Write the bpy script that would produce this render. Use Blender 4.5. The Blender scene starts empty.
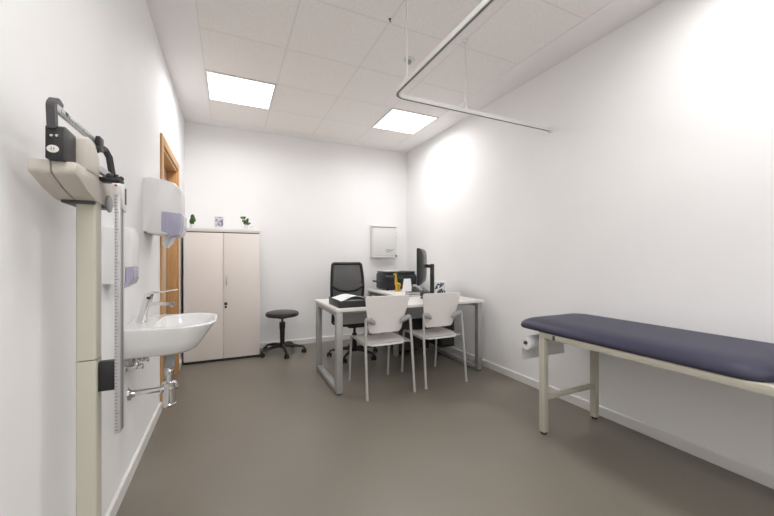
import bpy, bmesh, math, random
from mathutils import Vector, Matrix
random.seed(7)
PI = math.pi
scene = bpy.context.scene
col = scene.collection

# ------------------------------------------------------------------ materials
def mat(name, color, rough=.5, metal=0., bump=0., bscale=60., vary=0., vscale=4., coat=0., spec=.5,
        trans=0., alpha=1., emit=None, estr=0.):
    m = bpy.data.materials.new(name); m.use_nodes = True
    nt = m.node_tree; N = nt.nodes; L = nt.links
    b = N['Principled BSDF']
    b.inputs['Base Color'].default_value = (*color, 1)
    b.inputs['Roughness'].default_value = rough
    b.inputs['Metallic'].default_value = metal
    b.inputs['Specular IOR Level'].default_value = spec
    b.inputs['Coat Weight'].default_value = coat
    b.inputs['Transmission Weight'].default_value = trans
    b.inputs['Alpha'].default_value = alpha
    if emit:
        b.inputs['Emission Color'].default_value = (*emit, 1)
        b.inputs['Emission Strength'].default_value = estr
    tc = N.new('ShaderNodeTexCoord')
    n = N.new('ShaderNodeTexNoise'); n.inputs['Scale'].default_value = vscale; n.inputs['Detail'].default_value = 4
    L.new(tc.outputs['Object'], n.inputs['Vector'])
    if vary > 0:
        r = N.new('ShaderNodeMapRange')
        r.inputs['From Min'].default_value = .3; r.inputs['From Max'].default_value = .7
        r.inputs['To Min'].default_value = 1 - vary; r.inputs['To Max'].default_value = 1 + vary
        L.new(n.outputs['Fac'], r.inputs['Value'])
        mx = N.new('ShaderNodeVectorMath'); mx.operation = 'SCALE'
        mx.inputs[0].default_value = color
        L.new(r.outputs['Result'], mx.inputs['Scale'])
        L.new(mx.outputs['Vector'], b.inputs['Base Color'])
    if bump > 0:
        n2 = N.new('ShaderNodeTexNoise'); n2.inputs['Scale'].default_value = bscale; n2.inputs['Detail'].default_value = 6
        L.new(tc.outputs['Object'], n2.inputs['Vector'])
        bp = N.new('ShaderNodeBump'); bp.inputs['Strength'].default_value = bump; bp.inputs['Distance'].default_value = .002
        L.new(n2.outputs['Fac'], bp.inputs['Height']); L.new(bp.outputs['Normal'], b.inputs['Normal'])
    return m

def wood_mat(name, c1, c2):
    m = mat(name, c1, .38)
    nt = m.node_tree; N = nt.nodes; L = nt.links; b = N['Principled BSDF']
    tc = N.new('ShaderNodeTexCoord'); mp = N.new('ShaderNodeMapping'); mp.inputs['Scale'].default_value = (30, 30, 1.6)
    w = N.new('ShaderNodeTexNoise'); w.inputs['Scale'].default_value = 1.5; w.inputs['Detail'].default_value = 5
    cr = N.new('ShaderNodeValToRGB')
    cr.color_ramp.elements[0].color = (*c1, 1); cr.color_ramp.elements[1].color = (*c2, 1)
    cr.color_ramp.elements[0].position = .35; cr.color_ramp.elements[1].position = .65
    L.new(tc.outputs['Object'], mp.inputs['Vector']); L.new(mp.outputs['Vector'], w.inputs['Vector'])
    L.new(w.outputs['Fac'], cr.inputs['Fac']); L.new(cr.outputs['Color'], b.inputs['Base Color'])
    return m

def tile_mat():
    m = mat('ceiling_tile', (.6, .57, .55), .9, bump=.35, bscale=90)
    nt = m.node_tree; N = nt.nodes; L = nt.links; b = N['Principled BSDF']
    tc = N.new('ShaderNodeTexCoord')
    n = N.new('ShaderNodeTexNoise'); n.inputs['Scale'].default_value = 55; n.inputs['Detail'].default_value = 7; n.inputs['Roughness'].default_value = .75
    cr = N.new('ShaderNodeValToRGB')
    cr.color_ramp.elements[0].color = (.90, .855, .83, 1); cr.color_ramp.elements[1].color = (.975, .93, .905, 1)
    cr.color_ramp.elements[0].position = .33; cr.color_ramp.elements[1].position = .56
    L.new(tc.outputs['Object'], n.inputs['Vector']); L.new(n.outputs['Fac'], cr.inputs['Fac'])
    L.new(cr.outputs['Color'], b.inputs['Base Color'])
    return m

M = dict(
    wall=mat('wall_paint', (.935, .925, .925), .7, bump=.12, bscale=120, vary=.012, vscale=2),
    plaster=mat('ceiling_plaster', (.965, .94, .93), .85, bump=.05),
    tile=tile_mat(),
    tbar=mat('ceiling_grid', (.85, .81, .79), .7),
    floor=mat('vinyl_floor', (.20, .178, .146), .36, bump=.10, bscale=160, vary=.05, vscale=1.6, spec=.45),
    skirt=mat('skirting_paint', (.82, .80, .78), .4),
    wood=wood_mat('beech_frame', (.56, .30, .12), (.66, .38, .17)),
    leaf=wood_mat('door_veneer', (.72, .62, .52), (.76, .67, .58)),
    lamp=mat('lamp_diffuser', (.9, .9, .9), .5, emit=(1., 1., .99), estr=3.5),
    lampframe=mat('lamp_frame', (.82, .82, .82), .4),
    chrome=mat('chrome', (.78, .78, .79), .12, 1.),
    steel=mat('brushed_steel', (.62, .62, .63), .32, 1.),
    alu=mat('silver_paint', (.40, .40, .395), .38, .35),
    white_metal=mat('white_enamel', (.78, .77, .75), .35),
    porcelain=mat('porcelain', (.86, .86, .86), .12, coat=.6),
    white_plastic=mat('white_plastic', (.80, .79, .79), .32),
    lilac=mat('translucent_lilac', (.56, .54, .72), .2, trans=.25, alpha=.92, coat=.3),
    beige=mat('beige_plastic', (.62, .57, .51), .42),
    cream=mat('cream_enamel', (.54, .515, .43), .38),
    black=mat('black_plastic', (.012, .012, .013), .42),
    rubber=mat('black_rubber', (.018, .018, .018), .7),
    dkgrey=mat('dark_grey_plastic', (.06, .06, .062), .45),
    grey=mat('grey_plastic', (.36, .36, .355), .5),
    scalegrey=mat('rod_grey', (.50, .50, .51), .35, .3),
    tick=mat('tick_black', (.06, .06, .06), .6),
    labelwhite=mat('label_white', (.75, .73, .68), .45),
    red=mat('red_dot', (.45, .03, .03), .5),
    green=mat('green_plastic', (.012, .07, .035), .5),
    cabinet=mat('cabinet_laminate', (.85, .79, .755), .42, bump=.03, bscale=200),
    cabwhite=mat('cabinet_white', (.80, .78, .76), .4),
    leafgreen=mat('leaf_green', (.06, .13, .03), .5, vary=.3, vscale=40),
    glass=mat('clear_glass', (.95, .97, .96), .05, trans=.95),
    photo=None,
    slotgrey=mat('slot_grey', (.13, .125, .12), .6),
    monback=mat('charcoal_plastic', (.028, .028, .030), .35),
    darkbrown=mat('dark_brown_cover', (.05, .03, .03), .5),
    vinylblack=mat('black_vinyl', (.015, .015, .016), .38, bump=.1, bscale=150),
    chairwhite=mat('chair_white', (.84, .80, .78), .4),
    chairtube=mat('chair_tube', (.50, .495, .48), .38, .2),
    desk=mat('desk_laminate', (.80, .775, .75), .4),
    deskedge=mat('desk_edge', (.60, .58, .56), .5),
    mesh=None,
    screen=mat('monitor_screen', (.01, .01, .012), .12),
    yellow=mat('giraffe_yellow', (.72, .44, .03), .5, vary=.1, vscale=30),
    brown=mat('giraffe_brown', (.28, .12, .03), .55),
    paper=mat('paper', (.84, .84, .85), .7),
    blue=mat('ink_blue', (.03, .04, .14), .6),
    navyplastic=mat('navy_black_plastic', (.007, .008, .012), .4),
    navy=mat('navy_vinyl', (.034, .033, .062), .46, bump=.14, bscale=220, spec=.38),
    smoke=mat('printer_lid', (.018, .020, .018), .3),
    frosted=mat('pale_grey_panel', (.36, .36, .36), .5),
)
def photo_mat():
    m = mat('print_grey_purple', (.4, .38, .5), .4)
    nt = m.node_tree; N = nt.nodes; L = nt.links; b = N['Principled BSDF']
    tc = N.new('ShaderNodeTexCoord'); n = N.new('ShaderNodeTexNoise'); n.inputs['Scale'].default_value = 45
    cr = N.new('ShaderNodeValToRGB')
    cr.color_ramp.elements[0].color = (.12, .11, .20, 1); cr.color_ramp.elements[1].color = (.62, .60, .70, 1)
    cr.color_ramp.elements[0].position = .38; cr.color_ramp.elements[1].position = .62
    L.new(tc.outputs['Object'], n.inputs['Vector']); L.new(n.outputs['Fac'], cr.inputs['Fac']); L.new(cr.outputs['Color'], b.inputs['Base Color'])
    return m
M['photo'] = photo_mat()
def mesh_mat():
    m = mat('black_mesh_fabric', (.014, .014, .015), .7)
    nt = m.node_tree; N = nt.nodes; L = nt.links; b = N['Principled BSDF']
    tc = N.new('ShaderNodeTexCoord'); v = N.new('ShaderNodeTexVoronoi'); v.inputs['Scale'].default_value = 330
    mr = N.new('ShaderNodeMapRange'); mr.inputs['From Min'].default_value = .2; mr.inputs['From Max'].default_value = .5
    mr.inputs['To Min'].default_value = .36; mr.inputs['To Max'].default_value = .66
    L.new(tc.outputs['Object'], v.inputs['Vector']); L.new(v.outputs['Distance'], mr.inputs['Value']); L.new(mr.outputs['Result'], b.inputs['Alpha'])
    return m
M['mesh'] = mesh_mat()

# ------------------------------------------------------------------ mesh helpers
class MB:
    def __init__(self): self.bm = bmesh.new(); self.mi = 0
    def slot(self, i): self.mi = i; return self
    def _merge(self, t, mtx=None):
        if mtx is not None: t.transform(mtx)
        vm = {}
        for v in t.verts: vm[v] = self.bm.verts.new(v.co)
        for f in t.faces:
            try:
                g = self.bm.faces.new([vm[v] for v in f.verts]); g.material_index = self.mi
            except ValueError: pass
        t.free(); return self
    def box(self, x0, y0, z0, x1, y1, z1, bev=0., seg=2, mtx=None):
        t = bmesh.new(); bmesh.ops.create_cube(t, size=1)
        for v in t.verts:
            v.co = Vector(((x0 + x1) / 2 + v.co.x * (x1 - x0), (y0 + y1) / 2 + v.co.y * (y1 - y0), (z0 + z1) / 2 + v.co.z * (z1 - z0)))
        if bev > 0: bmesh.ops.bevel(t, geom=t.edges[:], offset=bev, segments=seg, affect='EDGES', profile=.5)
        return self._merge(t, mtx)
    def prism(self, pts, axis, a, b, bev=0., seg=2, mtx=None):
        # pts are 2D in the two other axes (cyclic order x->yz, y->xz, z->xy)
        def P(p, s): return {'x': (s, p[0], p[1]), 'y': (p[0], s, p[1]), 'z': (p[0], p[1], s)}[axis]
        t = bmesh.new()
        A = [t.verts.new(P(p, a)) for p in pts]; B = [t.verts.new(P(p, b)) for p in pts]
        t.faces.new(A); t.faces.new(B[::-1]); n = len(pts)
        for i in range(n): t.faces.new((A[i], B[i], B[(i + 1) % n], A[(i + 1) % n]))
        bmesh.ops.recalc_face_normals(t, faces=t.faces[:])
        if bev > 0:
            es = [e for e in t.edges if e.calc_face_angle(0) > .45]
            bmesh.ops.bevel(t, geom=es, offset=bev, segments=seg, affect='EDGES', profile=.5)
        return self._merge(t, mtx)
    def loft(self, rings, cap0=True, cap1=True, closed=False):
        t = bmesh.new(); R = [[t.verts.new(p) for p in r] for r in rings]; n = len(R[0])
        m = len(R)
        for k in range(m if closed else m - 1):
            a, b = R[k], R[(k + 1) % m]
            for i in range(n): t.faces.new((a[i], a[(i + 1) % n], b[(i + 1) % n], b[i]))
        if not closed:
            if cap0: t.faces.new(R[0][::-1])
            if cap1: t.faces.new(R[-1])
        bmesh.ops.recalc_face_normals(t, faces=t.faces[:])
        return self._merge(t)
    def tube(self, path, r, n=12, corner=0., close=False, flat=None):
        # path: points; corner: fillet radius; r: float or list; flat=(w,h): rectangular section
        P = [Vector(p) for p in path]
        if corner > 0: P = fillet(P, corner, close)
        rs = r if isinstance(r, (list, tuple)) else [r] * len(P)
        rings = []; up = None
        for i, p in enumerate(P):
            if close: d = (P[(i + 1) % len(P)] - P[i - 1]).normalized()
            else:
                d0 = (P[i] - P[i - 1]).normalized() if i > 0 else (P[1] - P[0]).normalized()
                d1 = (P[i + 1] - P[i]).normalized() if i < len(P) - 1 else d0
                d = (d0 + d1).normalized()
            if up is None:
                up = Vector((0, 0, 1)) if abs(d.z) < .9 else Vector((0, 1, 0))
            s = d.cross(up)
            if s.length < 1e-4: s = d.cross(Vector((1, 0, 0)))
            s.normalize(); u = s.cross(d).normalized(); up = u
            if flat:
                w, h = flat[0] / 2, flat[1] / 2
                rings.append([p + s * a * w + u * b * h for a, b in ((-1, -1), (1, -1), (1, 1), (-1, 1))])
            else:
                rings.append([p + s * math.cos(2 * PI * k / n) * rs[i] + u * math.sin(2 * PI * k / n) * rs[i] for k in range(n)])
        return self.loft(rings, closed=close)
    def cyl(self, p0, p1, r0, r1=None, n=20, bev=0.):
        p0, p1 = Vector(p0), Vector(p1); r1 = r0 if r1 is None else r1
        d = (p1 - p0); L_ = d.length; q = Vector((0, 0, 1)).rotation_difference(d.normalized()).to_matrix().to_4x4()
        if bev > 0: prof = [(0.0001, 0), (r0 - bev, 0), (r0 - bev * .3, bev * .3), (r0, bev), (r1, L_ - bev), (r1 - bev * .3, L_ - bev * .3), (r1 - bev, L_), (0.0001, L_)]
        else: prof = [(0.0001, 0), (r0, 0), (r1, L_), (0.0001, L_)]
        return self.lathe(prof, n, Matrix.Translation(p0) @ q)
    def lathe(self, prof, n=24, mtx=None):
        t = bmesh.new()
        R = [[t.verts.new((r * math.cos(2 * PI * k / n), r * math.sin(2 * PI * k / n), z)) for k in range(n)] for r, z in prof]
        for a, b in zip(R, R[1:]):
            for i in range(n): t.faces.new((a[i], a[(i + 1) % n], b[(i + 1) % n], b[i]))
        bmesh.ops.remove_doubles(t, verts=t.verts[:], dist=.0004) if prof[0][0] < .001 or prof[-1][0] < .001 else None
        bmesh.ops.recalc_face_normals(t, faces=t.faces[:])
        return self._merge(t, mtx)
    def ball(self, c, rx, ry=None, rz=None, n=14, mtx=None):
        ry = rx if ry is None else ry; rz = rx if rz is None else rz
        t = bmesh.new(); bmesh.ops.create_uvsphere(t, u_segments=n, v_segments=max(6, n // 2 + 2), radius=1)
        mm = Matrix.Translation(Vector(c)) @ (mtx if mtx is not None else Matrix()) @ Matrix.Diagonal((rx, ry, rz, 1))
        return self._merge(t, mm)
    def grid(self, fn, nu, nv, thick):
        # surface fn(u,v) -> point, thickened along its normal
        t = bmesh.new()
        V = [[t.verts.new(fn(i / nu, j / nv)) for j in range(nv + 1)] for i in range(nu + 1)]
        for i in range(nu):
            for j in range(nv): t.faces.new((V[i][j], V[i + 1][j], V[i + 1][j + 1], V[i][j + 1]))
        bmesh.ops.recalc_face_normals(t, faces=t.faces[:])
        bmesh.ops.solidify(t, geom=t.faces[:], thickness=thick)
        bmesh.ops.recalc_face_normals(t, faces=t.faces[:])
        return self._merge(t)
    def build(self, name, mats, parent=None, smooth=35, rot=None):
        me = bpy.data.meshes.new(name)
        if parent is not None:
            o_ = parent
            while o_.parent: o_ = o_.parent
            self.bm.transform(Matrix.Translation(-o_.location))
            base = Vector((0, 0, 0))
        else: base = None
        if base is None:
            cs = [v.co.copy() for v in self.bm.verts]
            c = Vector(((min(v.x for v in cs) + max(v.x for v in cs)) / 2, (min(v.y for v in cs) + max(v.y for v in cs)) / 2, min(v.z for v in cs)))
            self.bm.transform(Matrix.Translation(-c))
        self.bm.normal_update(); self.bm.to_mesh(me); self.bm.free()
        for p in me.polygons: p.use_smooth = True
        me.set_sharp_from_angle(angle=math.radians(smooth))
        for m in (mats if isinstance(mats, (list, tuple)) else [mats]): me.materials.append(m)
        o = bpy.data.objects.new(name, me); col.objects.link(o)
        if parent is not None: o.parent = parent
        else: o.location = c
        return o

def fillet(P, r, close=False, n=6):
    out = []; N = len(P)
    for i in range(N):
        if not close and i in (0, N - 1): out.append(P[i]); continue
        a, b, c = P[i - 1], P[i], P[(i + 1) % N]
        u = (a - b); v = (c - b); lu, lv = u.length, v.length; u.normalize(); v.normalize()
        ang = u.angle(v)
        if ang > PI - .03: out.append(b); continue
        d = min(r / math.tan(ang / 2), lu * .48, lv * .48)
        p0, p1 = b + u * d, b + v * d
        for k in range(n + 1):
            t = k / n; out.append(p0 * (1 - t) ** 2 + b * 2 * t * (1 - t) + p1 * t * t)
    return out

def rrect(x0, x1, y0, y1, r, z, n=6):
    # rounded rectangle ring; r = radii for corners (x1y1, x0y1, x0y0, x1y0)
    if not isinstance(r, (list, tuple)): r = [r] * 4
    out = []
    for (cx, cy, a0), rr in zip(((x1, y1, 0), (x0, y1, 90), (x0, y0, 180), (x1, y0, 270)), r):
        ox = cx - rr if cx == x1 else cx + rr; oy = cy - rr if cy == y1 else cy + rr
        for k in range(n + 1):
            a = math.radians(a0 + 90 * k / n); out.append(Vector((ox + rr * math.cos(a), oy + rr * math.sin(a), z)))
    return out

def tag(o, label=None, cat=None, group=None, kind=None):
    if label: o['label'] = label
    if cat: o['category'] = cat
    if group: o['group'] = group
    if kind: o['kind'] = kind
    return o
def thing(name, loc, label, cat, group=None):
    o = bpy.data.objects.new(name, None); o.empty_display_size = .1; col.objects.link(o); o.location = loc
    return tag(o, label, cat, group)
def struct(mb, name, m, parent=None, smooth=35):
    o = mb.build(name, m, parent, smooth)
    if parent is None: o['kind'] = 'structure'
    return o
def dup(root, loc, rz, label):
    r = root.copy(); col.objects.link(r); r.location = loc; r.rotation_euler = (0, 0, rz); r['label'] = label
    def rec(src, dst):
        for ch in src.children:
            if ch.name in done: continue
            c = ch.copy(); col.objects.link(c); c.parent = dst; new.append(c.name); done.add(c.name); rec(ch, c)
    done = set(); new = []
    rec(root, r)
    return r

# ------------------------------------------------------------------ room
XL, XR, YB, YR, H = -.48, 2.515, 4.725, -3.2, 2.804
T = .14
DY0, DY1, DZ = 3.18, 4.04, 2.06          # door opening in the left wall
struct(MB().box(XL - T, YR - T, -.1, XR + T, YB + T, 0), 'floor', M['floor'])
w = MB()
w.box(XL - T, YR, 0, XL, DY0, H); w.box(XL - T, DY1, 0, XL, YB, H); w.box(XL - T, DY0, DZ, XL, DY1, H)
struct(w, 'wall_left', M['wall'])
struct(MB().box(XR, YR, 0, XR + T, YB, H), 'wall_right', M['wall'])
struct(MB().box(XL - T, YB, 0, XR + T, YB + T, H), 'wall_back', M['wall'])
struct(MB().box(XL - T, YR - T, 0, XR + T, YR, H), 'wall_rear', M['wall'])

# ceiling: plasterboard border, speckled lay-in tiles, thin grid bars
GX0, GX1, GY1 = -.193, 2.217, 4.545
TW = (GX1 - GX0) / 4; TL = .6
rows = 12; GY0 = GY1 - .58 - (rows - 1) * TL
ys = [GY1, GY1 - .58] + [GY1 - .58 - TL * k for k in range(1, rows)]
c = MB()
c.slot(0)
c.box(XL - T, YR - T, H, GX0, YB + T, H + .1); c.box(GX1, YR - T, H, XR + T, YB + T, H + .1)
c.box(GX0, GY1, H, GX1, YB + T, H + .1); c.box(GX0, YR - T, H, GX1, GY0, H + .1)

c.slot(1)
for i in range(4):
    for j in range(rows):
        x0 = GX0 + TW * i; y1, y0 = ys[j], ys[j + 1] if j + 1 < len(ys) else ys[j] - TL
        c.box(x0 + .006, y0 + .006, H + .003, x0 + TW - .006, y1 - .006, H + .03)
c.slot(2)
for i in range(5): c.box(GX0 + TW * i - .0065, GY0, H + .0035, GX0 + TW * i + .0065, GY1, H + .05)
for y in ys: c.box(GX0, y - .0065, H + .0036, GX1, y + .0065, H + .05)
c.slot(0); c.box(XL, YR, H + .06, XR, YB, H + .1)
struct(c, 'ceiling', [M['plaster'], M['tile'], M['tbar']])

def skirt(name, pts0, axis, a, b): return struct(MB().prism(pts0, axis, a, b, bev=.003), name, M['skirt'])
sk = .013
struct(MB().prism([(XL, 0), (XL + sk, 0), (XL + sk, .064), (XL + .006, .07), (XL, .07)], 'y', YR, DY0 - .07), 'baseboard_left', M['skirt'])
struct(MB().prism([(XL, 0), (XL + sk, 0), (XL + sk, .064), (XL + .006, .07), (XL, .07)], 'y', DY1 + .07, YB), 'baseboard_left', M['skirt'])
struct(MB().prism([(XR, 0), (XR - sk, 0), (XR - sk, .064), (XR - .006, .07), (XR, .07)], 'y', YR, YB), 'baseboard_right', M['skirt'])
struct(MB().prism([(YB, 0), (YB - sk, 0), (YB - sk, .064), (YB - .006, .07), (YB, .07)], 'x', XL + sk, XR - sk), 'baseboard_back', M['skirt'])
struct(MB().prism([(YR, 0), (YR + sk, 0), (YR + sk, .064), (YR + .006, .07), (YR, .07)], 'x', XL + sk, XR - sk), 'baseboard_rear', M['skirt'])

# door in the left wall
d = MB(); AW = .07
d.box(XL, DY0 - AW, 0, XL + .016, DY0, DZ + AW, .004); d.box(XL, DY1, 0, XL + .016, DY1 + AW, DZ + AW, .004)
d.box(XL, DY0, DZ, XL + .016, DY1, DZ + AW, .004)
d.box(XL - T, DY0, 0, XL + .004, DY0 + .025, DZ, .002); d.box(XL - T, DY1 - .025, 0, XL + .004, DY1, DZ, .002)
d.box(XL - T, DY0 + .025, DZ - .025, XL + .004, DY1 - .025, DZ, .002)
door = struct(d, 'door_1', M['wood']); dl = door.location.copy()
lf = MB().box(XL - .125, DY0 + .028, .006, XL - .085, DY1 - .028, DZ - .028, .002).build('door_leaf', M['leaf'], door)
tag(lf, 'pale veneer door leaf')
hn = MB(); hn.cyl((XL - .087, DY0 + .09, 1.03), (XL - .04, DY0 + .09, 1.03), .009); hn.tube([(XL - .04, DY0 + .09, 1.03), (XL - .04, DY0 + .21, 1.03)], .009)
hn.box(XL - .086, DY0 + .065, .95, XL - .079, DY0 + .115, 1.10, .002)
hn.build('door_handle', M['steel'], lf)

# ------------------------------------------------------------------ ceiling lights, detector, curtain rail
def ceiling_light(i, j, label, watts, group=None):
    x0 = GX0 + TW * i; y1, y0 = ys[j], ys[j + 1]; cx, cy = x0 + TW / 2, (y0 + y1) / 2
    t = thing('ceiling_light', (cx, cy, H), label, 'light', group)
    f = MB(); a, b = .298, .282
    for s in (-1, 1):
        f.box(cx - a, cy + (b if s > 0 else -a), H - .006, cx + a, cy + (a if s > 0 else -b), H + .02)
        f.box(cx + (b if s > 0 else -a), cy - b, H - .006, cx + (a if s > 0 else -b), cy + b, H + .02)
    f.build('lamp_frame', M['lampframe'], t)
    MB().box(cx - b, cy - b, H - .003, cx + b, cy + b, H + .02).build('diffuser', M['lamp'], t)
    ld = bpy.data.lights.new('panel_light', 'AREA'); ld.shape = 'SQUARE'; ld.size = .555; ld.energy = watts; ld.spread = math.radians(165); ld.color = (1., 1., .995)
    lo = bpy.data.objects.new('panel_light', ld); col.objects.link(lo); lo.parent = t; lo.location = (0, 0, -.0045)
ceiling_light(0, 1, 'square lit ceiling panel on the left, above the door', 10.8)
ceiling_light(3, 1, 'square lit ceiling panel on the right, near the back right corner', 10.8)
ceiling_light(0, 6, 'added lit ceiling panel over the washbasin side, unseen, out of frame', 9.5)  # unseen pair, added because the two visible panels leave the room too dim
ceiling_light(3, 6, 'added lit ceiling panel over the examination couch, unseen, out of frame', 9.5)  # second of the added pair, also unseen

ceiling_light(0, 10, 'added lit ceiling panel on the left at the rear, unseen, out of frame', 24)  # stronger unseen pair behind the camera, added to even out the brightness
ceiling_light(3, 10, 'added lit ceiling panel on the right at the rear, unseen, out of frame', 24)  # right half of the added rear fill, never in view

t = thing('smoke_detector', (1.35, 2.49, H), 'small round white detector on the ceiling tile beside the curtain rail rod', 'detector')
MB().lathe([(.0001, H - .006), (.028, H - .008), (.046, H - .004), (.05, H), (.05, H + .003), (.0001, H + .003)][::-1], 24, Matrix.Translation((1.35, 2.49, 0))).build('base_ring', M['white_metal'], t)
MB().lathe([(.0001, H - .034), (.012, H - .033), (.016, H - .02), (.016, H - .007), (.0001, H - .007)][::-1], 16, Matrix.Translation((1.35, 2.49, 0))).build('sensor', M['grey'], t)
hk = MB(); hk.cyl((1.0, 2.122, H + .0036), (1.0, 2.122, H - .003), .009, .008); hk.tube([(1.0, 2.122, H - .002), (1.0, 2.122, H - .012), (1.005, 2.122, H - .018), (1.010, 2.122, H - .012)], .0028, 8)
tag(hk.build('ceiling_hook', M['dkgrey']), 'tiny dark hook screwed into the ceiling grid left of the curtain rail', 'hook')

RZ = 2.275; RX = 1.012; RY = 2.09
t = thing('curtain_rail', (RX, RY, RZ), 'white L-shaped curtain rail hung from the ceiling by two thin rods', 'curtain rail')
path = fillet([Vector((RX, -1.0, RZ)), Vector((RX, RY, RZ)), Vector((XR - .004, RY, RZ))], .09, n=10)
MB().tube(path, 0, flat=(.022, .028)).build('track', M['white_metal'], t)
pp = [p + Vector((0, 0, -.0145)) for p in path]
tag(MB().tube(pp, 0, flat=(.007, .002)).build('glide_slot', M['slotgrey'], t), 'dark slot under the rail')
for (x, y) in ((RX, 1.895), (1.612, RY), (RX, .2)):
    m = MB(); m.cyl((x, y, RZ + .012), (x, y, H + .004), .006, n=12); m.cyl((x, y, H - .012), (x, y, H + .003), .02, .022); m.box(x - .014, y - .014, RZ - .002, x + .014, y + .014, RZ + .03, .003)
    m.build('hanger_rod', M['white_metal'], t)
m = MB(); m.cyl((XR - .014, RY, RZ), (XR, RY, RZ), .026, .03, bev=.003)
m.build('wall_flange', M['white_metal'], t)

# ------------------------------------------------------------------ column weighing scale
t = thing('column_scale', (-.373, 1.285, 0), 'beige column weighing scale with sliding weights and a height rod by left wall', 'scale')
pl = MB(); pl.box(-.44, 1.08, .03, -.08, 1.50, .085, .01)
for x in (-.41, -.11):
    for y in (1.11, 1.47): pl.cyl((x, y, 0), (x, y, .035), .018)
pl.build('platform', M['cream'], t)
MB().box(-.40, 1.10, .085, -.10, 1.48, .09, .002).build('tread_mat', M['rubber'], t)
m = MB(); m.loft([rrect(-.398, -.35, 1.258, 1.309, .007, z) for z in (.085, .872)]); m.loft([rrect(-.3975, -.3505, 1.2585, 1.3085, .007, z) for z in (.875, 1.34)])
m.build('column', M['cream'], t)
hd = [(1.10, 1.409), (1.10, 1.385), (1.105, 1.378), (1.175, 1.350), (1.235, 1.335), (1.26, 1.332), (1.385, 1.332), (1.41, 1.336), (1.47, 1.352), (1.53, 1.379), (1.535, 1.386), (1.535, 1.409)]
MB().prism(hd, 'x', -.437, -.3955, bev=.002).build('head_rear_shell', M['beige'], t)
hf = MB().prism(hd, 'x', -.394, -.345, bev=.004).build('head_front_shell', M['beige'], t)
k = MB(); k.cyl((-.345, 1.345, 1.340), (-.339, 1.345, 1.340), .027, bev=.002)
k.build('pivot_disc', M['grey'], hf)
m = MB().box(-.425, 1.245, 1.325, -.352, 1.395, 1.334, .002); m.build('head_base', M['dkgrey'], t)
# black read-out box with oval badge, beige housing
bx = MB().prism([(1.078, 1.407), (1.078, 1.485), (1.095, 1.492), (1.155, 1.488), (1.155, 1.407)], 'x', -.397, -.363, bev=.003).build('weight_box', M['black'], t)
m = MB(); m.lathe([(.0001, 0), (.0105, 0), (.0115, .0015), (.0001, .002)], 20, Matrix.Translation((-.382, 1.0785, 1.431)) @ Matrix.Rotation(PI / 2, 4, 'X') @ Matrix.Diagonal((1, .8, 1, 1)))
bd = m.build('badge', M['labelwhite'], bx); tag(bd, 'oval white badge')
m = MB()
for dx in (-.0035, .0015): m.box(-.382 + dx, 1.0760, 1.427, -.382 + dx + .0014, 1.0768, 1.436)
m.box(-.386, 1.0760, 1.4305, -.378, 1.0768, 1.4316)
m.build('badge_mark', M['grey'], bd)
for (x, z) in ((-.384, 1.462), (-.374, 1.463)):
    MB().cyl((x, 1.081, z), (x, 1.074, z), .004, .003, 10).build('screw', M['steel'], bx)
m = MB().prism([(1.16, 1.405), (1.16, 1.488), (1.17, 1.495), (1.22, 1.492), (1.25, 1.46), (1.262, 1.44), (1.262, 1.405)], 'x', -.397, -.341, bev=.005)
m.build('beam_housing', M['beige'], t)
b1 = MB().box(-.385, 1.085, 1.524, -.376, 1.415, 1.543, .0015)
be = b1.build('upper_beam', M['scalegrey'], t)
m = MB()
for q in range(31): m.box(-.3759, 1.105 + q * .0095, 1.526, -.3753, 1.1058 + q * .0095, 1.533 if q % 5 else 1.537)
m.build('beam_graduation', M['tick'], be)
tag(MB().box(-.3758, 1.13, 1.5325, -.375, 1.145, 1.541).build('beam_mark', M['green'], be), 'small green mark')
MB().tube([(-.3845, 1.083, 1.48), (-.3845, 1.078, 1.535), (-.3845, 1.095, 1.553), (-.3845, 1.118, 1.545)], 0, corner=.012, flat=(.016, .017)).build('beam_handle', M['dkgrey'], t)
MB().box(-.35, 1.245, 1.418, -.337, 1.425, 1.438, .0015).build('lower_beam', M['scalegrey'], t)
m = MB(); m.tube([(-.374, 1.392, 1.527), (-.372, 1.420, 1.527), (-.362, 1.424, 1.505), (-.349, 1.418, 1.42)], 0, corner=.004, flat=(.013, .014))
m.build('beam_bracket', M['black'], t)
m = MB(); m.box(-.39, 1.335, 1.505, -.362, 1.372, 1.518, .003); m.box(-.39, 1.335, 1.518, -.386, 1.372, 1.548, .001); m.box(-.3745, 1.335, 1.518, -.362, 1.372, 1.548, .003); m.cyl((-.376, 1.354, 1.50), (-.376, 1.354, 1.508), .007)
m.build('sliding_weight', M['black'], t)
m = MB(); m.box(-.350, 1.262, 1.3985, -.296, 1.315, 1.409, .003); m.ball((-.302, 1.30, 1.413), .008); m.ball((-.322, 1.272, 1.413), .010); m.cyl((-.31, 1.285, 1.405), (-.31, 1.285, 1.422), .006)
m.build('rod_clamp', M['black'], t)
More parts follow.
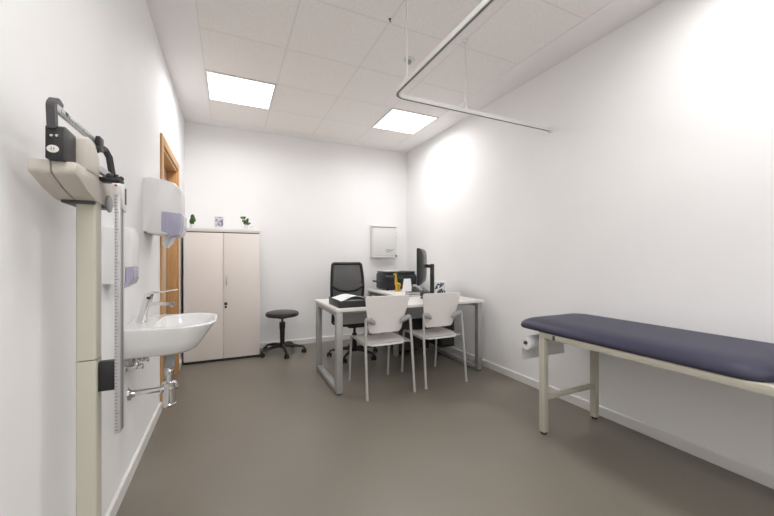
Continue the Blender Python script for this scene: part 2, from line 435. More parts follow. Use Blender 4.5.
# measuring rod
rd = MB().box(-.310, 1.268, .645, -.296, 1.312, 1.375, .0015).build('measuring_rod', M['scalegrey'], t)
m = MB()
for q in range(71):
    z = .655 + q * .010
    m.box(-.309, 1.2673, z, -.309 + (.009 if q % 5 == 0 else .0055), 1.2681, z + .0012)
m.build('graduation', M['tick'], rd)
MB().box(-.2965, 1.284, .65, -.2948, 1.288, 1.36).build('slide_groove', M['dkgrey'], rd)
cp = MB().prism([(1.258, 1.392), (1.258, 1.382), (1.268, 1.36), (1.286, 1.318), (1.32, 1.312), (1.32, 1.388), (1.30, 1.397)], 'x', -.314, -.292, bev=.002).build('rod_cap', M['white_plastic'], t)
tag(MB().cyl((-.304, 1.2585, 1.385), (-.304, 1.2565, 1.385), .0035, n=10).build('cap_dot', M['red'], cp), 'red dot')
MB().box(-.2925, 1.30, 1.335, -.2905, 1.315, 1.385, .001).build('index_blade', M['dkgrey'], cp)
MB().box(-.352, 1.272, .775, -.3095, 1.300, .862, .003).build('rod_bracket', M['black'], t)

# ------------------------------------------------------------------ dispensers
t = thing('paper_towel_dispenser', (XL, 2.70, 1.31), 'white paper towel dispenser with a lilac window on the left wall beside door', 'dispenser')
rings = []
for y, s in ((2.545, .012), (2.55, .004), (2.56, 0), (2.83, 0), (2.84, .004), (2.845, .012)):
    prof = [(XL, 1.335), (XL + .02, 1.335), (XL + .02, 1.325 + s), (XL + .09, 1.318 + s), (XL + .16 - s, 1.318 + s), (XL + .183 - s, 1.335 + s), (XL + .194 - s, 1.42), (XL + .196 - s, 1.58), (XL + .188 - s, 1.625 - s), (XL + .165 - s, 1.648 - s), (XL + .09, 1.668 - s), (XL + .03, 1.674 - s), (XL, 1.67 - s)]
    rings.append([Vector((a, y, b)) for a, b in prof])
MB().loft(rings).build('dispenser_body', M['white_plastic'], t)
wd = [(XL + .096, 1.462), (XL + .096, 1.338), (XL + .125, 1.330), (XL + .14, 1.306), (XL + .188, 1.316), (XL + .201, 1.355), (XL + .203, 1.455)]
m = MB().prism(wd, 'y', 2.538, 2.852, bev=.004)
tag(m.build('level_window', M['lilac'], t), 'translucent lilac window')
m = MB()
for q in range(5): m.box(XL + .106 + q * .018, 2.5362, 1.35, XL + .109 + q * .018, 2.5385, 1.447, .0005)
m.build('window_rib', M['lilac'], t)
MB().box(XL, 2.56, 1.328, XL + .03, 2.83, 1.34, .002).build('wall_plate', M['grey'], t)
def tail(u, v):
    wv = .055 * (1 - .15 * math.cos(v * 4)) if v < .8 else .055 * (1 - (v - .8) * 3)
    return Vector((XL + .118 + (u - .5) * wv + .01 * math.sin(v * 5), 2.66 + .01 * math.sin(u * 6), 1.36 - .125 * v))
tag(MB().grid(tail, 8, 8, .002).build('paper_towel', M['paper']), 'white paper towel end hanging out of the dispenser by the door', 'paper towel')

t = thing('soap_dispenser', (XL, 1.86, 1.04), 'white wall soap dispenser with lilac base behind the height rod', 'dispenser')
rings = []
for y, s in ((1.80, .008), (1.804, .002), (1.81, 0), (1.905, 0), (1.911, .002), (1.915, .008)):
    prof = [(XL - .002, 1.06), (XL + .075, 1.06), (XL + .078, 1.13), (XL + .102 - s, 1.132), (XL + .106 - s, 1.24), (XL + .099 - s, 1.285 - s), (XL + .09, 1.302 - s), (XL - .002, 1.305 - s)]
    rings.append([Vector((a, y, b)) for a, b in prof])
MB().loft(rings).build('dispenser_body', M['white_plastic'], t)
m = MB().prism([(XL + .04, 1.035), (XL + .07, 1.04), (XL + .096, 1.058), (XL + .104, 1.08), (XL + .104, 1.131), (XL + .0795, 1.131), (XL + .0765, 1.059), (XL + .04, 1.059)], 'y', 1.802, 1.913, bev=.003)
tag(m.build('push_lever', M['lilac'], t), 'lilac push lever')

# ------------------------------------------------------------------ washbasin, tap, waste
BX = XL; BY0, BY1 = 1.995, 2.47; BYc = 2.235; RIM = .822
t = thing('washbasin', (BX, BYc, .66), 'white porcelain washbasin mounted on the left wall', 'washbasin')
def bas(x1, w, z, rf, xb=BX): return rrect(xb, x1, BYc - w, BYc + w, [rf, .012, .012, rf], z, 10)
W = (BY1 - BY0) / 2
out = [bas(-.22, W * .55, .668, .10), bas(-.178, W * .72, .672, .11), bas(-.158, W * .82, .687, .12), bas(-.122, W * .90, .735, .13), bas(-.09, W * .965, .785, .14), bas(-.066, W * .995, .812, .15), bas(-.063, W, .819, .15), bas(-.066, W * .99, .824, .15), bas(-.073, W * .965, .825, .145)]
def inn(x0, x1, w, z, rf): return rrect(x0, x1, BYc - w, BYc + w, [rf, rf * .7, rf * .7, rf], z, 10)
inr = [inn(BX + .125, -.085, W * .91, .822, .13), inn(BX + .13, -.098, W * .87, .80, .13), inn(BX + .14, -.135, W * .75, .74, .12), inn(BX + .155, -.18, W * .5, .705, .09), inn(BX + .175, -.255, W * .18, .698, .03)]
MB().loft(out + inr).build('basin', M['porcelain'], t, 50)
m = MB(); m.cyl((-.28, BYc, .698), (-.28, BYc, .704), .022, .019); m.build('waste_plug', M['chrome'], t)

t = thing('mixer_tap', (-.425, BYc, RIM), 'chrome single lever tap on the washbasin deck', 'tap')
ring = lambda c_, a, b, z: [Vector((c_ + a * math.cos(q * PI / 10), BYc + b * math.sin(q * PI / 10), z)) for q in range(20)]
m = MB(); m.loft([ring(-.425, .027, .027, .824), ring(-.424, .026, .026, .832), ring(-.417, .023, .024, .87), ring(-.405, .022, .024, .925), ring(-.396, .021, .023, .962), ring(-.392, .02, .022, .972), ring(-.391, .014, .016, .976)])
bo = m.build('tap_body', M['chrome'], t)
m = MB(); m.loft([[Vector((x, BYc + a * wy, z + b * hz)) for a, b in ((-1, -1), (1, -1), (1, 1), (-1, 1))] for x, z, wy, hz in ((-.41, .918, .016, .012), (-.36, .921, .015, .009), (-.30, .917, .014, .008), (-.275, .913, .013, .008))])
m.cyl((-.287, BYc, .90), (-.287, BYc, .912), .010)
m.build('spout', M['chrome'], bo)
m = MB(); m.loft([[Vector((x, BYc + a * wy, z + b * hz)) for a, b in ((-1, -1), (1, -1), (1, 1), (-1, 1))] for x, z, wy, hz in ((-.412, .972, .018, .004), (-.385, .980, .018, .006), (-.33, .984, .012, .004), (-.26, .995, .008, .003))])
m.build('lever', M['chrome'], bo)
MB().box(-.402, BYc - .0245, .948, -.384, BYc - .0215, .962, .001).build('cartridge_vent', M['black'], bo)

t = thing('drain_trap', (-.298, BYc - .02, .40), 'chrome bottle trap under the washbasin with a pipe into the wall', 'drain trap')
ty = BYc - .02
m = MB(); m.cyl((-.298, ty, .57), (-.298, ty, .669), .028, n=20, bev=.003); m.build('waste_flange', M['grey'], t)
m = MB(); m.cyl((-.298, ty, .47), (-.298, ty, .60), .017, n=16); m.cyl((-.298, ty, .535), (-.298, ty, .56), .022, .021, bev=.003); m.build('tail_pipe', M['chrome'], t)
m = MB(); m.lathe([(.0001, .355), (.028, .357), (.034, .365), (.034, .372), (.031, .376), (.031, .468), (.035, .47), (.035, .487), (.02, .492), (.0001, .493)], 24, Matrix.Translation((-.298, ty, 0))); m.cyl((-.298, ty, .46), (-.298, ty, .462), .036); m.build('bottle', M['chrome'], t)
m = MB(); m.tube([(-.268, ty, .462), (-.253, ty, .462)], .017); m.tube([(-.323, ty, .455), (XL - .002, ty, .452)], .0155, 16); m.cyl((-.338, ty, .4545), (-.318, ty, .455), .021, bev=.002)
m.build('wall_pipe', M['chrome'], t)
m = MB(); m.lathe([(.0001, 0), (.038, 0), (.036, .008), (.022, .016), (.017, .03), (.0001, .03)], 24, Matrix.Translation((XL - .002, ty, .452)) @ Matrix.Rotation(PI / 2, 4, 'Y')); m.build('wall_rosette', M['chrome'], t)

def valve(y, label):
    t = thing('angle_valve', (XL, y, .605), label, 'valve', None)
    m = MB(); m.lathe([(.0001, 0), (.026, 0), (.025, .004), (.011, .01), (.011, .05), (.0001, .05)], 18, Matrix.Translation((XL - .002, y, .605)) @ Matrix.Rotation(PI / 2, 4, 'Y'))
    m.cyl((XL + .042, y, .595), (XL + .042, y, .628), .011, bev=.002); m.build('valve_body', M['chrome'], t)
    m = MB(); m.cyl((XL + .05, y, .605), (XL + .072, y, .605), .013, .015, n=10, bev=.002); m.build('valve_knob', M['chrome'], t)
    m = MB(); m.tube([(XL + .042, y, .626), (XL + .042, y, .65), (XL + .05, y + (.02 if y < BYc else -.02), .67)], .005, 8, corner=.01); m.build('supply_hose', M['steel'], t)
valve(BYc - .07, 'chrome angle valve under the basin, nearer the height rod')
valve(BYc + .07, 'chrome angle valve under the basin, on the door side')

# ------------------------------------------------------------------ storage cabinet and the things on it
CX0, CX1, CYF, CYB = -.45, .333, 4.31, 4.706
t = thing('storage_cabinet', ((CX0 + CX1) / 2, (CYF + CYB) / 2, 0), 'beige two-door office cabinet in the back left corner', 'cabinet')
MB().box(CX0, CYF + .02, .028, CX1, CYB, 1.455, .001).build('carcass', M['cabinet'], t)
tag(MB().box(CX0 + .004, CYF + .012, 0, CX1 - .004, CYB, .028).build('plinth', M['black'], t), 'black plinth')
tag(MB().box(CX0 - .002, CYF - .004, 1.463, CX1 + .003, CYB, 1.503, .002).build('top_panel', M['cabwhite'], t), 'white top panel')
MB().box(CX0 + .01, CYF + .012, 1.454, CX1 - .01, CYB - .01, 1.464).build('shadow_gap', M['dkgrey'], t)
xm = -.056
dr = MB().box(CX0 + .001, CYF, .03, xm - .002, CYF + .0195, 1.453, .0015).build('door', M['cabinet'], t)
dr2 = MB().box(xm + .002, CYF, .03, CX1 - .001, CYF + .0195, 1.453, .0015).build('door', M['cabinet'], t)
m = MB(); m.tube([(xm + .03, CYF, .865), (xm + .03, CYF - .02, .872), (xm + .03, CYF - .02, .955), (xm + .03, CYF, .962)], .005, 10, corner=.008); m.build('handle', M['steel'], dr2)
lk = MB()
lk.box(xm + .008, CYF - .004, .635, xm + .038, CYF, .665, .001); lk.box(xm + .012, CYF - .004, .60, xm + .034, CYF, .625, .001); lk.cyl((xm + .022, CYF - .004, .65), (xm + .022, CYF - .008, .65), .007); lk.box(xm + .019, CYF - .012, .603, xm + .026, CYF - .003, .622, .001)
tag(lk.build('lock', M['black'], dr2), 'black lock')

CT = 1.503
def leafy(name, x, y, label, style):
    t = thing(name, (x, y, CT), label, 'plant')
    if style == 0:
        MB().lathe([(.0001, CT), (.022, CT), (.03, CT + .05), (.028, CT + .05), (.02, CT + .004), (.0001, CT + .004)], 20, Matrix.Translation((x, y, 0))).build('pot', M['white_plastic'], t)
    else:
        MB().lathe([(.0001, CT), (.024, CT), (.026, CT + .06), (.024, CT + .06), (.022, CT + .004), (.0001, CT + .004)], 20, Matrix.Translation((x, y, 0))).build('pot', M['cabwhite'], t)
    f = MB(); st = MB()
    rnd = random.Random(style + 3)
    if style == 0:
        for q in range(46):
            a = rnd.uniform(0, 2 * PI); hh = rnd.uniform(0, 1); rr = .026 * math.sin(PI * (.15 + .8 * hh)) * rnd.uniform(.6, 1)
            f.ball((x + rr * math.cos(a), y + rr * math.sin(a), CT + .05 + .10 * hh), .012, .006, .016, 6, Matrix.Rotation(a, 4, 'Z') @ Matrix.Rotation(rnd.uniform(-.6, .6), 4, 'Y'))
        st.cyl((x, y, CT + .004), (x, y, CT + .12), .006)
    else:
        for (dx, dy, dz) in ((-.045, .0, .15), (-.01, .01, .145), (.02, -.01, .13), (-.025, .01, .115), (.012, .012, .10), (-.005, -.012, .09), (.03, .0, .085)):
            st.tube([(x, y, CT + .01), (x + dx * .4, y + dy * .4, CT + dz * .6), (x + dx, y + dy, CT + dz)], .0025, 6)
            for q in range(4):
                f.ball((x + dx + rnd.uniform(-.014, .014), y + dy + rnd.uniform(-.014, .014), CT + dz + rnd.uniform(-.012, .012)), .015, .006, .012, 6, Matrix.Rotation(rnd.uniform(0, 6), 4, 'Z') @ Matrix.Rotation(rnd.uniform(-.8, .8), 4, 'X'))
    f.build('foliage', M['leafgreen'], t); st.build('stem', M['leafgreen'], t)
leafy('potted_plant', -.375, 4.45, 'small upright green plant in a white pot, left end of the cabinet top', 0)
leafy('potted_plant', .185, 4.45, 'small sprig of loose green leaves in a pale pot, right end of the cabinet top', 1)
g = MB(); g.box(.222, 4.42, CT, .262, 4.46, CT + .055, .004)
tag(g.build('glass_block', M['glass']), 'small clear block beside the right plant on the cabinet', 'ornament')
t = thing('picture_frame', (-.105, 4.47, CT), 'small purple-grey picture standing in the middle of the cabinet top', 'picture')
rx = Matrix.Translation((-.105, 4.45, CT)) @ Matrix.Rotation(-.12, 4, 'X')
MB().box(-.047, -.004, 0.0015, .047, .004, .155, .001, mtx=rx).build('frame', M['white_plastic'], t)
MB().box(-.043, -.006, .035, .043, -.0035, .148, mtx=rx).build('print', M['photo'], t)
MB().tube([(-.105, 4.462, CT + .10), (-.105, 4.505, CT + .003)], 0, flat=(.03, .003)).build('easel_leg', M['white_plastic'], t)

# ------------------------------------------------------------------ castors / star base
def star_base(t, cx, cy, R0, zhub, ang0, name='base'):
    hub = MB(); hub.cyl((cx, cy, zhub - .03), (cx, cy, zhub + .035), .034, .028, bev=.004); hub.build('hub', M['black'], t)
    for q in range(5):
        a = ang0 + q * 2 * PI / 5; dx, dy = math.cos(a), math.sin(a)
        P = lambda r, z: (cx + dx * r, cy + dy * r, z)
        m = MB(); rings = []
        for r, z, ww, hh in ((.02, zhub, .022, .025), (R0 * .5, zhub - .004, .02, .02), (R0 * .85, zhub - .02, .018, .014), (R0, zhub - .035, .016, .010)):
            c_ = Vector(P(r, z)); s_ = Vector((-dy, dx, 0)); rings.append([c_ + s_ * ww * math.cos(k * PI / 4) + Vector((0, 0, hh * math.sin(k * PI / 4))) for k in range(8)])
        m.loft(rings); arm = m.build('star_leg', M['black'], t)
        w_ = MB(); ca = a + 1.1 + q * 1.7; s_ = Vector((math.cos(ca), math.sin(ca), 0)); f_ = Vector((-math.sin(ca), math.cos(ca), 0)); c_ = Vector(P(R0 - .004, .027)) + f_ * .012
        for sg in (-1, 1): w_.cyl(c_ + s_ * sg * .009, c_ + s_ * sg * .024, .0268, .025, 18, bev=.003)
        w_.cyl(Vector(P(R0 - .004, .03)), Vector(P(R0 - .004, zhub - .034)), .008); w_.ball(c_ + Vector((0, 0, .012)), .02, .02, .018, 10)
        w_.build('castor', M['rubber'], arm)

SX, SY = .595, 4.36
t = thing('swivel_stool', (SX, SY, 0), 'round black swivel stool on castors beside the cabinet', 'stool')
MB().lathe([(.0001, .452), (.15, .454), (.185, .460), (.197, .475), (.197, .490), (.187, .506), (.16, .514), (.0001, .518)], 36, Matrix.Translation((SX, SY, 0))).build('seat', M['vinylblack'], t)
m = MB(); m.cyl((SX, SY, .37), (SX, SY, .453), .014); m.cyl((SX, SY, .430), (SX, SY, .453), .05, .07); m.build('gas_piston', M['dkgrey'], t)
m = MB(); m.cyl((SX, SY, .11), (SX, SY, .30), .026, .031, bev=.003); m.cyl((SX, SY, .30), (SX, SY, .385), .034, .036, bev=.004); m.build('column_cover', M['black'], t)
star_base(t, SX, SY, .27, .10, math.radians(-88))

# ------------------------------------------------------------------ desks
DX0, DX1, DYF, DYB, DH = .822, 2.395, 2.80, 3.60, .735
def loop(t, x, y0, y1, z1, wd=.055):
    m = MB(); h_ = wd
    m.box(x, y0, .012, x + wd, y0 + h_, z1, .003); m.box(x, y1 - h_, .012, x + wd, y1, z1, .003)
    m.box(x, y0 + h_, .012, x + wd, y1 - h_, .012 + h_ * .8, .003); m.box(x, y0 + h_, z1 - h_ * .7, x + wd, y1 - h_, z1, .003)
    o = m.build('leg_frame', M['alu'], t)
    for y in (y0 + h_ / 2, y1 - h_ / 2): MB().cyl((x + wd / 2, y, 0), (x + wd / 2, y, .0125), .02, n=16).build('glide', M['rubber'], o)
t = thing('desk', ((DX0 + DX1) / 2, (DYF + DYB) / 2, 0), 'white-topped office desk with grey loop legs in front of the office chair', 'desk'); t_desk = t
dt = MB().box(DX0, DYF, DH - .025, DX1, DYB, DH, .0015).build('desktop', M['desk'], t)
loop(t, DX0 + .006, DYF + .015, DYB - .015, DH - .0255); loop(t, DX1 - .061, DYF + .015, DYB - .015, DH - .0255)
m = MB(); m.box(DX0 + .06, DYF + .16, DH - .065, DX1 - .06, DYF + .20, DH - .026, .002); m.box(DX0 + .06, DYB - .20, DH - .065, DX1 - .06, DYB - .16, DH - .026, .002); m.build('cross_beam', M['alu'], t)
m = MB(); m.box(DX0 + .12, DYF + .36, .53, DX1 - .12, DYF + .376, DH - .027, .002); m.build('modesty_panel', M['frosted'], t)

RX0, RX1, RY0, RY1 = 1.765, 2.395, DYB + .004, 4.52
t = thing('return_desk', ((RX0 + RX1) / 2, (RY0 + RY1) / 2, 0), 'white-topped side desk behind the main desk, carrying the printer', 'desk')
MB().box(RX0, RY0, DH - .025, RX1, RY1, DH, .0015).build('desktop', M['desk'], t)
m = MB()
for x in (RX0 + .01, RX1 - .06):
    m = MB(); m.box(x, RY1 - .07, .012, x + .05, RY1 - .02, DH - .0255, .003); m.cyl((x + .025, RY1 - .045, 0), (x + .025, RY1 - .045, .0125), .02); m.build('leg', M['alu'], t)
    m = MB(); m.box(x, RY0 + .02, .012, x + .05, RY0 + .07, DH - .0255, .003); m.cyl((x + .025, RY0 + .045, 0), (x + .025, RY0 + .045, .0125), .02); m.build('leg', M['alu'], t)
for x in (RX0 + .02, RX1 - .05): MB().box(x, RY0 + .07, DH - .075, x + .03, RY1 - .07, DH - .026, .002).build('side_beam', M['dkgrey'], t)

PX0, PX1, PY0, PY1 = 1.83, 2.25, 3.635, 4.17
t = thing('drawer_pedestal', ((PX0 + PX1) / 2, (PY0 + PY1) / 2, 0), 'dark drawer pedestal on castors under the side desk', 'drawer unit')
MB().box(PX0 + .018, PY0, .06, PX1, PY1, .60, .003).build('carcass', M['dkgrey'], t)
for z0, z1 in ((.07, .235), (.24, .41), (.415, .59)):
    dd = MB().box(PX0, PY0 + .004, z0, PX0 + .0175, PY1 - .004, z1, .002).build('drawer', M['dkgrey'], t)
    MB().tube([(PX0, PY0 + .20, z1 - .04), (PX0 - .02, PY0 + .20, z1 - .04), (PX0 - .02, PY0 + .34, z1 - .04), (PX0, PY0 + .34, z1 - .04)], .004, 8, corner=.006).build('handle', M['steel'], dd)
for x in (PX0 + .05, PX1 - .05):
    for y in (PY0 + .05, PY1 - .05):
        m = MB(); m.cyl((x - .011, y, .025), (x + .011, y, .025), .025, bev=.003); m.cyl((x, y, .03), (x, y, .061), .012); m.build('castor', M['rubber'], t)

TWX0, TWX1, TWY0, TWY1, TWZ0, TWZ1 = 2.135, 2.315, 3.20, 3.145, .175, .60
TWY1 = 3.59
t2 = t_desk
m = MB(); m.box(TWX0 - .004, TWY0 + .08, TWZ0 - .006, TWX1 + .004, TWY0 + .12, TWZ0 - .0005, .001); m.box(TWX0 - .004, TWY0 + .26, TWZ0 - .006, TWX1 + .004, TWY0 + .30, TWZ0 - .0005, .001)
for x in (TWX0 - .005, TWX1 + .0015):
    for y in (TWY0 + .08, TWY0 + .26): m.box(x, y, TWZ0 - .006, x + .0035, y + .04, DH - .0252, .0005)
m.build('tower_sling', M['dkgrey'], t2)
t = thing('computer_tower', ((TWX0 + TWX1) / 2, (TWY0 + TWY1) / 2, TWZ0), 'black computer tower hung under the right end of the desk behind the right visitor chair', 'computer')
MB().box(TWX0, TWY0, TWZ0, TWX1, TWY1, TWZ1, .005).build('case', M['black'], t)
MB().box(TWX0 + .006, TWY0 - .0055, TWZ0 + .008, TWX1 - .006, TWY0 + .001, TWZ1 - .008, .003).build('front_bezel', M['navyplastic'], t)
m = MB(); m.cyl((TWX0 + .09, TWY0 - .0045, .52), (TWX0 + .09, TWY0 - .0085, .52), .009); m.build('power_button', M['grey'], t)
m = MB()
for q in range(6): m.box(TWX0 + .02, TWY0 - .0075, .21 + q * .022, TWX1 - .02, TWY0 - .0045, .218 + q * .022)
m.build('vent', M['dkgrey'], t)

# ------------------------------------------------------------------ visitor chairs (backs to the camera)
def visitor_chair(x, y, label):
    t = thing('visitor_chair', (x, y, 0), label, 'chair', 'visitor chairs at the desk')
    hw = .222
    zs = .45
    def seatf(u, v):
        # u across, v back->front
        wv = (.178 + .024 * math.sin(PI * min(1, v * 1.1)) - .006 * v)
        if v < .12: wv *= .80 + .20 * (v / .12) ** .5
        if v > .88: wv *= 1 - .2 * ((v - .88) / .12) ** 2
        a = (u - .5) * 2
        zz = zs - .012 * (1 - a * a) * (1 if v > .1 else v * 10) - (.030 * ((v - .75) / .25) ** 2 if v > .75 else 0) - .02 * (1 - v) ** 3
        return Vector((x + a * wv - .006 * (1 - v), y + .055 + v * .425, zz))
    MB().grid(seatf, 14, 14, .010).build('seat', M['chairwhite'], t)
    def backf(u, v):
        a = (u - .5) * 2
        wv = .150 + .062 * v
        if v > .93: wv -= .012 * ((v - .93) / .07) ** 2
        if v < .08: wv -= .014 * ((.08 - v) / .08) ** 2
        z = .520 + v * .325 - (.004 * a * a if v > .5 else 0)
        return Vector((x + a * wv, y + .118 - .065 * v + .022 * a * a, z))
    MB().grid(backf, 16, 14, .011).build('backrest', M['chairwhite'], t)
    r = .0115
    for s in (-1, 1):
        X = x + s * hw
        m = MB(); m.tube([(X, y - .003, .008), (X - s * .003, y + .04, .43), (X - s * .012, y + .055, .645)], r, 12); m.cyl((X, y - .003, 0), (X, y - .003, .02), .014, .0135)
        rl = m.build('rear_leg', M['chairtube'], t)
        m = MB(); xf = x + s * .198
        m.tube([(xf + s * .004, y + .505, .008), (xf, y + .47, .425), (xf - s * .002, y + .43, .437), (X - s * .006, y + .04, .432)], r, 12, corner=.03); m.cyl((xf + s * .004, y + .505, 0), (xf + s * .004, y + .505, .02), .014, .0135)
        m.build('front_leg', M['chairtube'], t)
        m = MB(); m.tube([(X - s * .008, y + .056, .636), (X - s * .022, y + .056, .648), (X - s * .055, y + .062, .640), (X - s * .088, y + .070, .618)], [.014, .021, .026, .019], 12); m.ball((X - s * .090, y + .071, .616), .0175)
        m.build('back_bracket', M['grey'], t)
    for a, b in ((.19, .42), (.214, .10)): MB().tube([(x - a, y + b, .425), (x + a, y + b, .425)], .009).build('seat_rail', M['chairtube'], t)
    return t
vc = visitor_chair(1.252, 2.625, 'white shell visitor chair at the desk, left one, in front of the office chair')
dup(vc, (1.822, 2.640, 0), 0, 'white shell visitor chair at the desk, right one, nearer the right wall')

# ------------------------------------------------------------------ office chair (facing the desk)
OX, OY = 1.355, 3.86
t = thing('office_chair', (OX, OY, 0), 'black mesh-back office swivel chair behind the desk', 'chair')
m = MB(); m.loft([rrect(OX - .22, OX + .22, OY - .22, OY + .20, .07, .405), rrect(OX - .24, OX + .24, OY - .24, OY + .22, .08, .42), rrect(OX - .24, OX + .24, OY - .24, OY + .22, .08, .445), rrect(OX - .22, OX + .22, OY - .22, OY + .20, .07, .462)]); m.build('seat', M['vinylblack'], t)
m = MB(); m.box(OX - .11, OY - .13, .365, OX + .11, OY + .13, .406, .01); m.build('mechanism', M['black'], t)
m = MB(); m.cyl((OX, OY, .11), (OX, OY, .28), .028, bev=.003); m.cyl((OX, OY, .28), (OX, OY, .37), .016); m.build('gas_lift', M['black'], t)
star_base(t, OX, OY, .30, .10, math.radians(-60))
by = OY + .27
def bk(s, z): return (OX + s * (.185 + .022 * math.sin(PI * min(1, (1.10 - z) / .6))), by + .02 - .03 * math.sin(PI * (z - .55) / .55), z)
fr = MB()
fr.tube([bk(-1, .60), bk(-1, .70), bk(-1, .80), bk(-1, .92), bk(-1, 1.02), bk(-1, 1.10), bk(1, 1.10), bk(1, 1.02), bk(1, .92), bk(1, .80), bk(1, .70), bk(1, .60)], .019, 10, corner=.03)
fr.tube([bk(-1, .825), (OX - .12, by - .03, .775), (OX, by - .035, .755), (OX + .12, by - .03, .775), bk(1, .825)], .020, 10, corner=.05)
fr.tube([bk(-1, .60), (OX, by + .01, .585), bk(1, .60)], .017, 10, corner=.04)
fo = fr.build('back_frame', M['black'], t)
def bm_(u, v):
    z = .60 + v * .50; a = (u - .5) * 2; p = bk(1, z)
    return Vector((OX + a * (p[0] - OX), p[1] - .012 * (1 - a * a) * 0, z))
MB().grid(bm_, 8, 14, .002).build('mesh_panel', M['mesh'], fo)
m = MB(); m.tube([(OX, OY + .10, .385), (OX, OY + .27, .385), (OX, by + .03, .50), (OX, by + .02, .60)], 0, corner=.05, flat=(.07, .022)); m.build('back_support', M['black'], t)
for s in (-1, 1):
    m = MB(); X = OX + s * .275
    m.tube([(OX + s * .10, OY - .02, .39), (X, OY - .02, .41), (X, OY - .04, .56), (X, OY - .06, .615)], 0, corner=.03, flat=(.03, .018))
    ar = m.build('armrest', M['black'], t)
    m = MB(); m.loft([rrect(X - .032, X + .032, OY - .16, OY + .10, .025, z) for z in (.613, .62, .632, .637)]); m.build('arm_pad', M['rubber'], ar)

# ------------------------------------------------------------------ things on the desks
TX0, TY0 = .865, 2.86
t = thing('letter_tray', (TX0 + .15, TY0 + .16, DH), 'black letter tray on the left end of the desk', 'tray')
m = MB(); a, b, c0, d0 = TX0, TX0 + .31, TY0, TY0 + .34
m.box(a, c0, DH, b, d0, DH + .006, .002); m.box(a, c0, DH + .006, a + .006, d0, DH + .066, .002); m.box(b - .006, c0, DH + .006, b, d0, DH + .066, .002); m.box(a + .006, d0 - .006, DH + .006, b - .006, d0, DH + .066, .002); m.box(a + .006, c0, DH + .006, b - .006, c0 + .006, DH + .060, .002)
m.build('tray_shell', M['black'], t)
def pap(u, v):
    return Vector((TX0 + .015 + u * .28, TY0 + .012 + v * .315, DH + .058 + .042 * math.sin(PI * u) ** 1.5 * (1 - .3 * v)))
pm = MB(); pm.box(TX0 + .012, TY0 + .010, DH + .0062, TX0 + .298, TY0 + .33, DH + .057, .001); pm.grid(pap, 14, 6, .003)
tag(pm.build('paper_stack', M['paper']), 'white sheets bulging out of the black letter tray', 'paper')

QX, QY = 1.905, 4.16
t = thing('printer', (QX + .25, QY + .17, DH), 'black office printer on the side desk in the back corner', 'printer')
m = MB(); m.prism([(QY + .0, DH + .012), (QY + .0, DH + .185), (QY + .04, DH + .215), (QY + .34, DH + .215), (QY + .34, DH + .012)], 'x', QX, QX + .47, bev=.008); pb = m.build('printer_body', M['navyplastic'], t)
m = MB(); m.box(QX + .01, QY + .03, DH + .2155, QX + .46, QY + .335, DH + .25, .008); m.build('scanner_lid', M['smoke'], t)
m = MB(); m.box(QX + .05, QY - .004, DH + .065, QX + .40, QY + .002, DH + .12, .002); m.box(QX + .05, QY - .004, DH + .14, QX + .16, QY + .002, DH + .175, .002); m.build('output_slot', M['rubber'], t)
m = MB(); m.box(QX - .085, QY + .10, DH + .105, QX + .002, QY + .26, DH + .117, .003); m.box(QX - .09, QY + .10, DH + .105, QX - .08, QY + .26, DH + .128, .003); m.build('side_tray', M['dkgrey'], t)
m = MB(); m.box(QX + .17, QY - .003, DH + .145, QX + .26, QY + .002, DH + .175, .001); m.build('display', M['green'], t)
for x in (QX + .04, QX + .43):
    for y in (QY + .04, QY + .30): MB().cyl((x, y, DH), (x, y, DH + .0125), .012).build('foot', M['rubber'], t)
pp_ = MB(); pp_.box(QX + .03, QY + .08, DH + .2505, QX + .24, QY + .31, DH + .258, .001)
tag(pp_.build('paper_sheet', M['paper']), 'white sheets lying on top of the black printer', 'paper')

# giraffe figurine
GX, GY = 1.99, 3.98
t = thing('giraffe_figurine', (GX, GY, DH), 'small yellow toy giraffe standing in front of the printer', 'figurine')
m = MB()
for sx in (-.020, .020):
    for sy in (-.014, .014): m.cyl((GX + sx, GY + sy, DH), (GX + sx * .8, GY + sy, DH + .075), .0085, .010, 10)
m.ball((GX, GY, DH + .088), .040, .024, .026)
m.tube([(GX - .018, GY, DH + .09), (GX - .026, GY, DH + .14), (GX - .028, GY, DH + .19), (GX - .030, GY, DH + .215)], [.024, .017, .013, .012], 12)
m.ball((GX - .042, GY, DH + .222), .024, .013, .013, 12, Matrix.Rotation(.35, 4, 'Y'))
m.tube([(GX + .036, GY, DH + .095), (GX + .05, GY, DH + .06)], .0035, 8)
m.build('body', M['yellow'], t)
for s in (-1, 1):
    m = MB(); m.cyl((GX - .026, GY + s * .006, DH + .228), (GX - .023, GY + s * .007, DH + .25), .003, .003, 8); m.ball((GX - .023, GY + s * .007, DH + .25), .005); m.build('horn', M['brown'], t)
    m = MB(); m.ball((GX - .020, GY + s * .017, DH + .228), .005, .011, .006, 8); m.build('ear', M['yellow'], t)
m = MB()
for (a, b, c_) in ((-.012, -.0235, .09), (.012, -.0235, .092), (0, -.0225, .075), (.024, -.019, .08), (-.026, -.0165, .135), (-.030, -.013, .165), (-.028, -.0125, .19)): m.ball((GX + a, GY + b, DH + c_), .008, .002, .007, 8)
m.build('patches', M['brown'], t)
# white card
t_ = Matrix.Translation((2.125, 3.98, DH)) @ Matrix.Rotation(-.22, 4, 'X')
cd = MB(); cd.prism([(-.075, .0012), (.075, .0012), (.072, .165), (-.028, .165)], 'y', -.002, .001, mtx=t_); cd.tube([(2.125, 3.997, DH + .09), (2.125, 4.055, DH + .002)], 0, flat=(.03, .002))
tag(cd.build('card', M['paper']), 'white card propped up right of the toy giraffe', 'card')

